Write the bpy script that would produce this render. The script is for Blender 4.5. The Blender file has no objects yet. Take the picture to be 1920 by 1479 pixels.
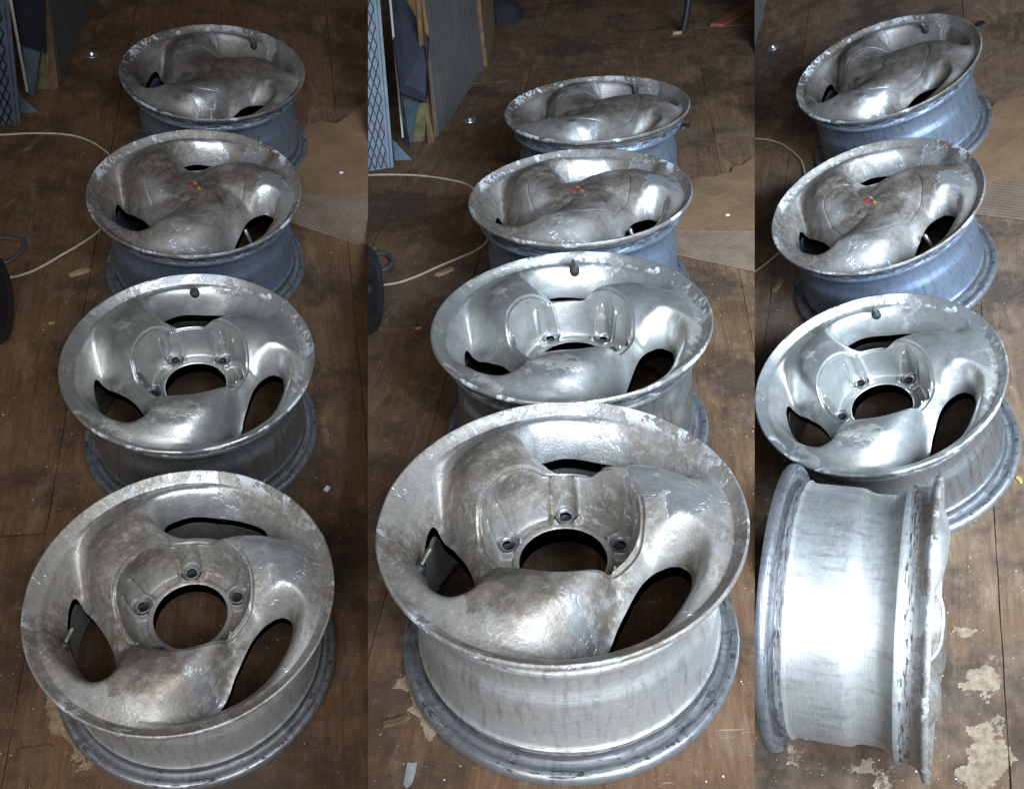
import bpy, bmesh, math, random
import numpy as np
from mathutils import Matrix, Vector, noise as mnoise

random.seed(7)
S = 0.21                      # outer rim radius of the wheels in metres; lengths below are in wheel radii
C = bpy.context.scene.collection
scene = bpy.context.scene

# ------------------------------------------------------------------ camera, world, lamps, exposure
FPX, CX = 1721.64, 960.0
DECK = {   # the three floors: right, depth and up axes seen from the viewpoint, viewpoint height, heading of the boards
 1: dict(n=(0.1325, 0.6514, 0.7471), H=6.7995, line=((-1.467, 3.087), (-2.619, 9.573))),
 2: dict(n=(-0.0890, 0.8004, 0.5928), H=4.4870, line=((-0.054, 3.617), (0.604, 9.867))),
 3: dict(n=(-0.4482, 0.6407, 0.6234), H=7.0641, line=((0.344, 5.603), (1.733, 10.16)))}
up = Vector((0, 0, 0))
for d in DECK.values():
    d['n'] = Vector(d['n']).normalized()
    d['v'] = d['n'].cross(Vector((1, 0, 0))).normalized()
    d['u'] = d['v'].cross(d['n']).normalized()
    up += d['n']
up.normalize()
fw = (Vector((0, 0, -1)) - up * up.dot(Vector((0, 0, -1)))).normalized()
rt = fw.cross(up)
ROT = Matrix((rt, fw, up))
CAM = Matrix.Translation((0, 0, 1.55)) @ ROT.to_4x4()
cd = bpy.data.cameras.new('camera'); cam = bpy.data.objects.new('camera', cd); C.objects.link(cam)
cam.matrix_world = CAM
cd.sensor_width = 36; cd.lens = 36 * FPX / 1920; cd.clip_start = 0.02; cd.clip_end = 200
scene.camera = cam
for d in DECK.values():
    m = Matrix((d['u'], d['v'], d['n'])).transposed().to_4x4()
    m.translation = -d['n'] * d['H'] * S
    d['M'] = CAM @ m

w = bpy.data.worlds.new('World'); scene.world = w; w.use_nodes = True
w.node_tree.nodes['Background'].inputs[0].default_value = (1.0, 0.90, 0.80, 1)
w.node_tree.nodes['Background'].inputs[1].default_value = 0.034
def area(name, loc, target, sx, sy, power, col):
    l = bpy.data.lights.new(name, 'AREA'); l.shape = 'RECTANGLE'; l.size = sx; l.size_y = sy; l.energy = power; l.color = col
    o = bpy.data.objects.new(name, l); C.objects.link(o); o.location = loc
    o.rotation_euler = (Vector(target) - Vector(loc)).to_track_quat('-Z', 'Y').to_euler()
    return o
area('doorway_daylight', (0.25, -0.80, 1.95), (0.0, 1.0, 0.45), 2.5, 1.5, 80, (0.88, 0.94, 1.0))
sl = area('right_row_fill', (1.2, -0.5, 1.85), (0.95, 1.0, 0.5), 1.4, 1.0, 38, (0.60, 0.79, 1.0)); sl.data.spread = math.radians(62)  # blue fill lamp, added to brighten and cool the right row
cy = scene.cycles; cy.use_adaptive_sampling = True; cy.adaptive_threshold = 0.025; cy.use_denoising = True
cy.max_bounces = 5; cy.diffuse_bounces = 3; cy.glossy_bounces = 3; cy.transmission_bounces = 1
vs = scene.view_settings
vs.view_transform = 'Standard'; vs.look = 'None'; vs.gamma = 1; vs.exposure = 0; vs.use_curve_mapping = False

# ------------------------------------------------------------------ helpers
def mesh_obj(name, verts, faces, mat, parent=None, sharp=None, normals=None):
    me = bpy.data.meshes.new(name)
    me.from_pydata([tuple(v) for v in verts], [], [tuple(f) for f in faces])
    me.update()
    if mat: me.materials.append(mat)
    if sharp is not None:
        me.shade_smooth()
        me.set_sharp_from_angle(angle=math.radians(sharp))
    if normals is not None:
        me.shade_smooth()
        me.normals_split_custom_set_from_vertices([tuple(n) for n in normals])
    o = bpy.data.objects.new(name, me); C.objects.link(o)
    if parent: o.parent = parent
    return o
def tag(o, label, cat, group=None):
    o['label'] = label; o['category'] = cat
    if group: o['group'] = group
    return o
def empty(name, M):
    o = bpy.data.objects.new(name, None); C.objects.link(o); o.empty_display_size = 0.05; o.matrix_world = M
    return o
def edge_planes(k):
    """straight cut edges of deck k, as (point, inward normal) in deck space"""
    d = DECK[k]; out = []
    for px, sgn in {1: ((690, -1),), 2: ((690, 1), (1415, -1)), 3: ((1415, 1),)}[k]:
        N = Vector((1, 0, (px - CX) / FPX)) * sgn
        out.append((Vector((0, 0, d['H'])), Vector((N.dot(d['u']), N.dot(d['v']), N.dot(d['n'])))))
    return out
def deck_mesh(name, k, verts, faces, mat, base=None, sharp=None, parent=None, clip=True, root=None):
    """verts in deck space (wheel radii): cut at the deck edge, origin moved to the thing's base"""
    bm = bmesh.new()
    vs_ = [bm.verts.new(v) for v in verts]
    for f in faces:
        try: bm.faces.new([vs_[i] for i in f])
        except ValueError: pass
    if clip:
        for co, no in edge_planes(k):
            r = bmesh.ops.bisect_plane(bm, geom=bm.verts[:] + bm.edges[:] + bm.faces[:], plane_co=co, plane_no=no, clear_inner=True)
            ed = [e for e in r['geom_cut'] if isinstance(e, bmesh.types.BMEdge)]
            if ed: bmesh.ops.holes_fill(bm, edges=ed)
    bm.normal_update()
    if base is None and root is None:
        cs = [v.co for v in bm.verts]
        if not cs: cs = [Vector((0, 0, 0))]
        base = Vector((sum(c.x for c in cs) / len(cs), sum(c.y for c in cs) / len(cs), min(c.z for c in cs)))
    if root is not None: base = Vector(root['deck_base'])
    for v in bm.verts: v.co = (v.co - Vector(base)) * S
    me = bpy.data.meshes.new(name); bm.to_mesh(me); bm.free(); me.materials.append(mat)
    if sharp is not None: me.shade_smooth(); me.set_sharp_from_angle(angle=math.radians(sharp))
    o = bpy.data.objects.new(name, me); C.objects.link(o)
    if root is not None: o.parent = parent or root
    else: o.matrix_world = DECK[k]['M'] @ Matrix.Translation(Vector(base) * S)
    return o
def deck_root(name, k, base):
    r = empty(name, DECK[k]['M'] @ Matrix.Translation(Vector(base) * S)); r['deck_base'] = list(base); return r
def slab(pts, off):
    """a quad or polygon given thickness along vector off"""
    n = len(pts); v = [Vector(p) for p in pts] + [Vector(p) + Vector(off) for p in pts]
    f = [tuple(range(n)), tuple(reversed(range(n, 2 * n)))] + [((i + 1) % n, i, n + i, n + (i + 1) % n) for i in range(n)]
    return v, f
def tube(pts, r, n=8, closed=False):
    pts = [Vector(p) for p in pts]; V = []; F = []
    for i, p in enumerate(pts):
        a = pts[max(i - 1, 0)]; b = pts[min(i + 1, len(pts) - 1)]
        t = (b - a).normalized(); x = t.cross(Vector((0, 0, 1)))
        if x.length < 1e-3: x = t.cross(Vector((1, 0, 0)))
        x.normalize(); y = t.cross(x)
        for j in range(n):
            q = 2 * math.pi * j / n; V.append(p + r * (math.cos(q) * x + math.sin(q) * y))
    for i in range(len(pts) - 1):
        for j in range(n): F.append((i * n + j, i * n + (j + 1) % n, (i + 1) * n + (j + 1) % n, (i + 1) * n + j))
    F.append(tuple(reversed(range(n)))); F.append(tuple(range((len(pts) - 1) * n, len(pts) * n)))
    return V, F
def spline(ctrl, per=8):
    P = [Vector(c) for c in ctrl]; P = [2 * P[0] - P[1]] + P + [2 * P[-1] - P[-2]]; out = []
    for i in range(1, len(P) - 2):
        for j in range(per):
            t = j / per; a, b, c, d = P[i - 1:i + 3]
            out.append(0.5 * ((2 * b) + (c - a) * t + (2 * a - 5 * b + 4 * c - d) * t * t + (3 * b - a - 3 * c + d) * t ** 3))
    out.append(P[-2]); return out
def lathe(profile, n=144, wob=0.0, seed=0):
    V = []; F = []; m = len(profile)
    for j in range(n):
        a = 2 * math.pi * j / n; ca, sa = math.cos(a), math.sin(a)
        for i, (r, z) in enumerate(profile):
            dr = dz = 0
            if wob:
                q = mnoise.noise(Vector((ca * 3 + seed, sa * 3, i * 0.15))) + 0.6 * mnoise.noise(Vector((ca * 12 + seed, sa * 12, i * 0.4)))
                dr, dz = wob * q, 0.7 * wob * q
            V.append(((r + dr) * ca, (r + dr) * sa, z + dz))
    for j in range(n):
        k = (j + 1) % n
        for i in range(m - 1): F.append((j * m + i, k * m + i, k * m + i + 1, j * m + i + 1))
    return V, F
SC = lambda V: [(v[0] * S, v[1] * S, v[2] * S) for v in V]

# ------------------------------------------------------------------ node helpers
class NT:
    def __init__(s, name):
        s.m = bpy.data.materials.new(name); s.m.use_nodes = True; s.t = s.m.node_tree; s.b = s.t.nodes['Principled BSDF']
    def n(s, typ, **kw):
        x = s.t.nodes.new('ShaderNode' + typ)
        for k, v in kw.items(): setattr(x, k, v)
        return x
    def put(s, sock, v):
        if isinstance(v, bpy.types.NodeSocket): s.t.links.new(v, sock)
        elif v is not None: sock.default_value = v
    def math(s, op, a, b=None, c=None, clamp=False):
        x = s.n('Math', operation=op, use_clamp=clamp)
        for i, v in enumerate((a, b, c)): s.put(x.inputs[i], v)
        return x.outputs[0]
    def step(s, v, lo, hi, a=0.0, b=1.0, smooth=False):
        x = s.n('MapRange', clamp=True, interpolation_type='SMOOTHSTEP' if smooth else 'LINEAR')
        for i, q in enumerate((v, lo, hi, a, b)): s.put(x.inputs[i], q)
        return x.outputs[0]
    def mix(s, f, a, b):
        x = s.n('Mix', data_type='RGBA'); s.put(x.inputs[0], f)
        for i, v in ((6, a), (7, b)): s.put(x.inputs[i], (*v, 1) if isinstance(v, tuple) and len(v) == 3 else v)
        return x.outputs[2]
    def mixf(s, f, a, b):
        x = s.n('Mix', data_type='FLOAT'); s.put(x.inputs[0], f); s.put(x.inputs[2], a); s.put(x.inputs[3], b); return x.outputs[0]
    def vec(s, op, a, b=None):
        x = s.n('VectorMath', operation=op); s.put(x.inputs[0], a); s.put(x.inputs[1], b); return x.outputs[1 if op in ('LENGTH', 'DISTANCE') else 0]
    def noise(s, v, scale, detail=6, rough=0.6, dist=0.0):
        x = s.n('TexNoise'); s.put(x.inputs['Vector'], v); x.inputs['Scale'].default_value = scale
        x.inputs['Detail'].default_value = min(detail, 5); x.inputs['Roughness'].default_value = rough; x.inputs['Distortion'].default_value = dist
        return x.outputs['Fac']
    def vor(s, v, scale, feat='F1'):
        x = s.n('TexVoronoi', feature=feat); s.put(x.inputs['Vector'], v); x.inputs['Scale'].default_value = scale; return x
    def xyz(s, v):
        x = s.n('SeparateXYZ'); s.put(x.inputs[0], v); return x.outputs
    def comb(s, x_, y_, z_):
        x = s.n('CombineXYZ'); s.put(x.inputs[0], x_); s.put(x.inputs[1], y_); s.put(x.inputs[2], z_); return x.outputs[0]
    def bump(s, h, strength, dist):
        x = s.n('Bump'); s.put(x.inputs['Height'], h); x.inputs['Strength'].default_value = strength; x.inputs['Distance'].default_value = dist
        s.t.links.new(x.outputs[0], s.b.inputs['Normal'])
    def out(s, col, rough, metal=0.0, spec=0.5):
        for k, v in (('Base Color', col), ('Roughness', rough), ('Metallic', metal), ('Specular IOR Level', spec)):
            s.put(s.b.inputs[k], (*v, 1) if isinstance(v, tuple) and len(v) == 3 else v)
        return s.m
    def coords(s, seed=0.0):
        o = s.n('TexCoord').outputs['Object']; p = s.vec('MULTIPLY', o, (1 / S,) * 3)
        return p, s.vec('ADD', p, (seed, seed * 1.7, seed * 0.6))
    def blobs(s, p, lst, wob=0.52):
        """signed sum of soft spots at (x, y, radius, amount) in the plane"""
        acc = None
        x, y, _ = s.xyz(p); q = s.comb(x, y, 0.0)
        nz = s.n('TexNoise'); s.put(nz.inputs['Vector'], q); nz.inputs['Scale'].default_value = 4.5; nz.inputs['Detail'].default_value = 4; nz.inputs['Roughness'].default_value = 0.68
        q = s.vec('ADD', q, s.vec('MULTIPLY', s.vec('SUBTRACT', nz.outputs['Color'], (0.5, 0.5, 0.5)), (wob, wob, 0.0)))
        for (bx, by, br, amt) in lst:
            d = s.vec('DISTANCE', q, (bx, by, 0.0)); f = s.step(d, 0.35 * br, br, amt, 0.0, True)
            acc = f if acc is None else s.math('ADD', acc, f)
        return acc
def simple(name, col, rough=0.6, metal=0.0, var=0.25, scale=4.0, bump=0.15, spec=0.4, stretch=(1, 1, 1)):
    N = NT(name); p, q = N.coords(random.random() * 20); q = N.vec('MULTIPLY', q, stretch)
    n1 = N.noise(q, scale, 8, 0.65); n2 = N.noise(q, scale * 7, 6, 0.6)
    f = N.math('ADD', N.math('MULTIPLY', n1, 0.7), N.math('MULTIPLY', n2, 0.3))
    lo = tuple(c * (1 - var) for c in col); hi = tuple(min(1, c * (1 + var)) for c in col)
    c = N.mix(N.step(f, 0.3, 0.7), lo, hi)
    if bump: N.bump(f, bump, 0.004)
    return N.out(c, N.step(n2, 0.2, 0.8, rough - 0.08, rough + 0.1), metal, spec)

def polar(t, r): return (r * math.cos(math.radians(t)), r * math.sin(math.radians(t)))

# ------------------------------------------------------------------ wheel metal
def face_metal(name, seed, cover, film, bare=(0.70, 0.69, 0.67), spots=(), mould=0.0, rough=0.37, salt=0.35, crust=0.6):
    """silver casting under a dull film that peels in sharp-edged flakes"""
    N = NT(name); p, q = N.coords(seed)
    x, y, z = N.xyz(p); r = N.vec('LENGTH', N.comb(x, y, 0.0))
    n1 = N.noise(q, 1.9, 9, 0.62, 0.3); n2 = N.noise(q, 7.0, 10, 0.7); n3 = N.noise(q, 24, 6, 0.65); n4 = N.noise(q, 75, 3, 0.5)
    a = N.math('ADD', N.math('MULTIPLY', n1, 0.8), N.math('MULTIPLY', n2, 0.22))
    b = N.blobs(p, [(*polar(t, rr), br, amt) for (t, rr, br, amt) in spots]) if spots else None
    if b is not None: a = N.math('ADD', a, b)
    th = 1.02 - cover
    film_m = N.step(a, th - 0.004, th + 0.006)
    film_edge = N.math('MULTIPLY', N.step(a, th - 0.022, th - 0.004), N.math('SUBTRACT', 1.0, film_m))
    thin = N.step(a, th, th + 0.22, 0.62, 1.0)
    fcol = N.mix(N.step(n2, 0.35, 0.68), tuple(c * 0.72 for c in film), tuple(min(1, c * 1.4) for c in film))
    fcol = N.mix(N.math('MULTIPLY', N.step(N.noise(q, 17, 9, 0.78), 0.50, 0.60), N.step(n1, 0.40, 0.58, 0.0, salt)), fcol, (0.50, 0.49, 0.47))
    fcol = N.mix(N.math('MULTIPLY', N.step(N.noise(q, 46, 4, 0.7), 0.60, 0.66), salt * 0.8), fcol, (0.55, 0.54, 0.52))
    fcol = N.mix(N.math('MULTIPLY', N.step(N.noise(q, 2.6, 9, 0.75, 0.6), 0.54, 0.66), 0.6), fcol, tuple(c * 0.38 for c in film))
    bcol = N.mix(N.step(n3, 0.3, 0.7), tuple(c * 0.8 for c in bare), bare)
    bcol = N.mix(N.math('MULTIPLY', N.step(N.noise(q, 4.0, 8, 0.7), 0.45, 0.75), 0.55), bcol, (0.30, 0.285, 0.255))
    col = N.mix(N.math('MULTIPLY', film_m, thin), bcol, fcol)
    col = N.mix(N.math('MULTIPLY', film_edge, 0.55), col, (0.75, 0.75, 0.74))
    met = N.mixf(film_m, 0.82, 0.45)
    rg = N.mixf(film_m, N.step(n2, 0.3, 0.75, rough - 0.03, rough + 0.14), N.step(n2, 0.3, 0.75, 0.42, 0.60))
    # dark pits and mould spots
    pit = N.math('MULTIPLY', N.step(n4, 0.66, 0.72), N.step(n1, 0.42, 0.6))
    if mould: pit = N.math('MAXIMUM', pit, N.math('MULTIPLY', N.step(n2, 0.60, 0.68), mould))
    col = N.mix(N.math('MULTIPLY', pit, 0.75), col, (0.03, 0.027, 0.025)); met = N.mixf(pit, met, 0.1)
    # chalky oxide along the lip
    ox = N.math('MULTIPLY', N.math('MULTIPLY', N.step(r, 0.915, 0.955), N.step(N.noise(q, 1.15, 3, 0.5), 0.43, 0.52)), N.step(N.math('ADD', N.math('MULTIPLY', N.noise(q, 3.6, 8, 0.7), 0.75), N.math('MULTIPLY', n3, 0.25)), 0.515, 0.535))
    col = N.mix(N.math('MULTIPLY', ox, 0.85), col, N.mix(n3, (0.30, 0.31, 0.33), (0.80, 0.81, 0.84)))
    met = N.mixf(ox, met, 0.25); rg = N.mixf(ox, rg, 0.7)
    h = N.math('ADD', N.math('MULTIPLY', film_m, 0.5), N.math('ADD', N.math('MULTIPLY', n3, 0.28), N.math('ADD', N.math('MULTIPLY', ox, N.math('MULTIPLY', n3, 1.2)), N.math('MULTIPLY', n2, 0.5))))
    N.bump(N.math('ADD', h, N.math('MULTIPLY', n4, 0.25)), crust, 0.003)
    return N.out(col, rg, met)

def barrel_metal(name, seed, base, dirt, metal=0.92, rough=0.34, black=0.5, streak=0.3, channel=False):
    N = NT(name); p, q = N.coords(seed)
    x, y, z = N.xyz(p); ang = N.math('ARCTAN2', y, x)
    cyl = N.comb(N.math('MULTIPLY', ang, 1.0), N.math('MULTIPLY', z, 9.0), seed)
    n1 = N.noise(q, 2.4, 9, 0.65); n2 = N.noise(cyl, 7.0, 9, 0.7); n3 = N.noise(q, 30, 6, 0.6)
    brush = N.noise(N.comb(N.math('MULTIPLY', ang, 34.0), N.math('MULTIPLY', z, 2.0), seed), 3.0, 4, 0.6)
    col = N.mix(N.step(n1, 0.35, 0.7), base, tuple(c * 0.72 for c in base))
    col = N.mix(N.math('MULTIPLY', N.step(brush, 0.48, 0.75), streak), col, tuple(c * 0.45 for c in base))
    d = N.step(N.math('ADD', N.math('MULTIPLY', n1, 0.6), N.math('MULTIPLY', n2, 0.4)), 0.47, 0.62)
    col = N.mix(N.math('MULTIPLY', d, 0.8), col, dirt)
    drip = N.noise(N.comb(N.math('MULTIPLY', ang, 9.0), N.math('MULTIPLY', z, 1.6), seed + 3.0), 2.0, 5, 0.7); drip = N.math('MULTIPLY', N.step(drip, 0.50, 0.66), 0.5); col = N.mix(drip, col, tuple(c * 0.6 for c in dirt))
    fleck = N.math('MULTIPLY', N.step(N.noise(cyl, 16.0, 5, 0.7), 0.60, 0.64), 0.6); col = N.mix(fleck, col, tuple(min(1, c * 1.35) for c in base))
    if channel:     # blacker colour in the channel beside the lip
        rr_ = N.vec('LENGTH', N.comb(x, y, 0.0)); d = N.math('MAXIMUM', d, N.step(N.math('ADD', rr_, N.math('MULTIPLY', n2, 0.06)), 0.965, 0.935)); col = N.mix(N.step(N.math('ADD', rr_, N.math('MULTIPLY', n1, 0.08)), 0.965, 0.935, 0.0, 0.8), col, (0.035, 0.032, 0.03))
    # rubber left in the bead seats, plus painted shade under the front lip
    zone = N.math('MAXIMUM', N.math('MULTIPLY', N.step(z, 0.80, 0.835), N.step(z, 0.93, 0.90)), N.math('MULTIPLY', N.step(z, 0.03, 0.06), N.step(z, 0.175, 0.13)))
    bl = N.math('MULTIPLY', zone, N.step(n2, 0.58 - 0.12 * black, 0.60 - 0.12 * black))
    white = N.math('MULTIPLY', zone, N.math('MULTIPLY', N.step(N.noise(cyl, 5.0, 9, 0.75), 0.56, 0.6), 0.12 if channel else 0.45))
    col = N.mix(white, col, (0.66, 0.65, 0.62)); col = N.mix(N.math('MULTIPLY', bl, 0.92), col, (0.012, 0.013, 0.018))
    streaks = N.math('MULTIPLY', N.step(n2, 0.64, 0.67), 0.95 if black > .9 and metal > .85 else 0.3); col = N.mix(streaks, col, (0.03, 0.03, 0.035))
    met = N.mixf(N.math('MAXIMUM', bl, N.math('MAXIMUM', white, streaks)), N.mixf(d, metal, metal * 0.7), 0.05)
    rg = N.mixf(d, N.step(n3, 0.3, 0.7, rough - 0.05, rough + 0.07), rough + 0.16)
    rings = N.noise(N.comb(N.math('MULTIPLY', ang, 0.6), N.math('MULTIPLY', z, 150.0), seed), 1.0, 2, 0.5)
    N.bump(N.math('ADD', N.math('ADD', N.math('MULTIPLY', n3, 0.4), N.math('MULTIPLY', rings, 0.35)), N.math('ADD', N.math('MULTIPLY', bl, 0.5), white)), 0.3, 0.0018)
    return N.out(col, rg, met)

FACE = {
 'A': face_metal('wheel_face_brown_peeling', 3.1, 0.62, (0.205, 0.168, 0.132),
        spots=[(35, .60, .30, -.22), (18, .72, .16, -.2), (112, .80, .28, -.22), (88, .86, .22, -.16), (97, .95, .11, -.6), (150, .60, .28, .20), (265, .55, .30, .22), (295, .72, .18, -.22), (250, .72, .10, .3), (318, .42, .14, .3), (200, .9, .16, .2)], mould=0.8, salt=0.6, crust=0.55),
 'B': face_metal('wheel_face_clean_silver', 9.4, 0.41, (0.235, 0.205, 0.165), bare=(0.57, 0.56, 0.53),
        spots=[(25, .62, .34, -.3), (100, .80, .3, -.2), (265, .58, .30, .12), (125, .88, .12, .3), (10, .93, .10, .25), (148, .6, .25, .10)], mould=0.15, rough=0.36, salt=0.15, crust=0.3),
 'C': face_metal('wheel_face_brown_capped', 14.2, 0.64, (0.150, 0.118, 0.092),
        spots=[(95, .72, .26, -.32), (10, .70, .2, -.3), (60, .86, .12, -.3), (265, .62, .16, -.1), (150, .62, .3, .25), (30, .55, .25, .2), (0, .0, .42, .2)], mould=0.3),
 'D': face_metal('wheel_face_grey_capped', 21.7, 0.66, (0.125, 0.10, 0.082),
        spots=[(125, .78, .16, -.35), (75, .90, .14, -.3), (290, .62, .24, -.2), (40, .5, .3, .2), (200, .8, .3, .15), (0, .0, .45, .25)], mould=0.4, salt=0.15)}
BARREL = {
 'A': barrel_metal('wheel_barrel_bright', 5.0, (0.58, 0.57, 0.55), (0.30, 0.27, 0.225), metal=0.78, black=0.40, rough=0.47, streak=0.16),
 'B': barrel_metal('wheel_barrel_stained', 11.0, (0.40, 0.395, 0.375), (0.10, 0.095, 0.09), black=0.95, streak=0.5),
 'C': barrel_metal('wheel_barrel_satin_sky_tint', 17.0, (0.29, 0.35, 0.45), (0.12, 0.135, 0.165), metal=0.8, rough=0.38, black=1.0, streak=0.32),  # blue reflection of the sky painted into the grey base
 'D': barrel_metal('wheel_barrel_satin_grey', 23.0, (0.31, 0.37, 0.46), (0.13, 0.145, 0.17), metal=0.8, rough=0.38, black=0.8, streak=0.3)}  # this grey base carries a painted blue sky reflection too
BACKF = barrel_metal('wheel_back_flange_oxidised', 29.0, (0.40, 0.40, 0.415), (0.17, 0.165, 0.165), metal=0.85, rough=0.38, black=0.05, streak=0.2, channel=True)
RUBBER = simple('black_rubber', (0.02, 0.02, 0.022), 0.55, 0, 0.4, 6)
BRASS = simple('tarnished_valve_metal', (0.12, 0.12, 0.09), 0.5, 0.7, 0.4, 12, 0.1)
STEEL = simple('dull_steel', (0.30, 0.30, 0.31), 0.42, 0.9, 0.4, 10, 0.15)
INK = simple('emblem_black_ink', (0.025, 0.025, 0.04), 0.5, 0, 0.3, 20, 0)
RED = simple('emblem_red', (0.50, 0.035, 0.03), 0.45, 0, 0.25, 20, 0)
ORANGE = simple('emblem_orange', (0.60, 0.23, 0.02), 0.45, 0, 0.25, 20, 0)
FADED = simple('emblem_faded', (0.05, 0.035, 0.03), 0.5, 0.2, 0.4, 20, 0)

# ------------------------------------------------------------------ wheel shape (wheel radii; z from the rim plane, moved to the base at the end)
def sm(x, a, b):
    t = np.clip((x - a) / (b - a), 0, 1); return t * t * (3 - 2 * t)
def crest(r): return 79 - 90 * (r - 0.36)
_BR = [0, .15, .30, .40, .46, .52, .58, .68, .745, .775, .805, .85, .885, .895, .925, 1.0]
_BZ = [.011, .002, -.042, -.095, -.13, -.19, -.27, -.335, -.345, -.315, -.255, -.165, -.108, -.082, -.062, -.0]
_SR = [0, .25, .40, .50, .62, .75, .85, .90, .925, 1.0]
_SZ = [.012, .014, .022, .045, .056, .028, -.018, -.05, -.062, -.0]
_rr = np.linspace(0, 1, 801)
def _soft(xs, ys, w):
    v = np.interp(_rr, xs, ys); k = np.hanning(2 * w + 1); k /= k.sum(); vp = np.pad(v, w, mode='edge'); o = np.convolve(vp, k, 'valid')
    o[_rr > .915] = v[_rr > .915]; return o
_Bt, _St = _soft(_BR, _BZ, 9), _soft(_SR, _SZ, 18)
def lobe(psi, r):
    """cross-section of a spoke: a fat pillow, rounder on its trailing side, tighter at the crest"""
    p2 = np.mod(psi - 24, 120.0) + 24; x = (p2 - 85.5) / 42.5
    ax_ = np.clip(np.abs(x), 0, 1)
    return np.where(x < 0, (1 - ax_ ** 2.7) ** 0.95, (1 - ax_ ** 4.2) ** 0.95)
def closed_z(r, th):
    psi = np.mod(th - crest(r), 120.0)
    m = sum(w_ * lobe(psi + d_, r) for d_, w_ in ((-5, .12), (-2.5, .22), (0, .32), (2.5, .22), (5, .12)))
    Bz = np.interp(r, _rr, _Bt); Sz = np.interp(r, _rr, _St)
    if np.max(r) > .4: m = m * (1 - (1 - np.clip((win_sd(r * np.cos(np.radians(th)), r * np.sin(np.radians(th))) + .012) / .135, 0, 1)) ** 2.3)   # the spoke sinks to the window's edge
    return Bz + (Sz - Bz) * m
WIN = [(.780, 57), (.70, 63), (.62, 71), (.565, 82), (.540, 95), (.555, 107), (.61, 115), (.68, 117.5), (.735, 113), (.766, 100), (.780, 82), (.790, 66)]
def _win_poly():
    P = np.array([[r * math.cos(math.radians(t)), r * math.sin(math.radians(t))] for r, t in WIN]); n = len(P); out = []
    for i in range(n):
        a, b, c, d = P[i - 1], P[i], P[(i + 1) % n], P[(i + 2) % n]
        for j in range(8):
            t = j / 8; out.append(0.5 * ((2 * b) + (c - a) * t + (2 * a - 5 * b + 4 * c - d) * t * t + (3 * b - a - 3 * c + d) * t ** 3))
    return np.array(out)
WPOLY = _win_poly()
def win_sd(x, y):
    """distance to the window outline, negative inside, for the nearest of the three windows"""
    th = np.degrees(np.arctan2(y, x)); r = np.hypot(x, y)
    t0 = np.mod(th - 27, 120.0) + 27; X = r * np.cos(np.radians(t0)); Y = r * np.sin(np.radians(t0))
    d = np.full(X.shape, 9.0); ins = np.zeros(X.shape, bool); n = len(WPOLY)
    for i in range(n):
        ax, ay = WPOLY[i]; bx, by = WPOLY[(i + 1) % n]; ex, ey = bx - ax, by - ay
        t = np.clip(((X - ax) * ex + (Y - ay) * ey) / (ex * ex + ey * ey), 0, 1)
        d = np.minimum(d, np.hypot(X - ax - t * ex, Y - ay - t * ey))
        c = ((ay > Y) != (by > Y)) & (X < (bx - ax) * (Y - ay) / (by - ay + 1e-12) + ax); ins ^= c
    return np.where(ins, -d, d)
BORE = 0.250
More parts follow.
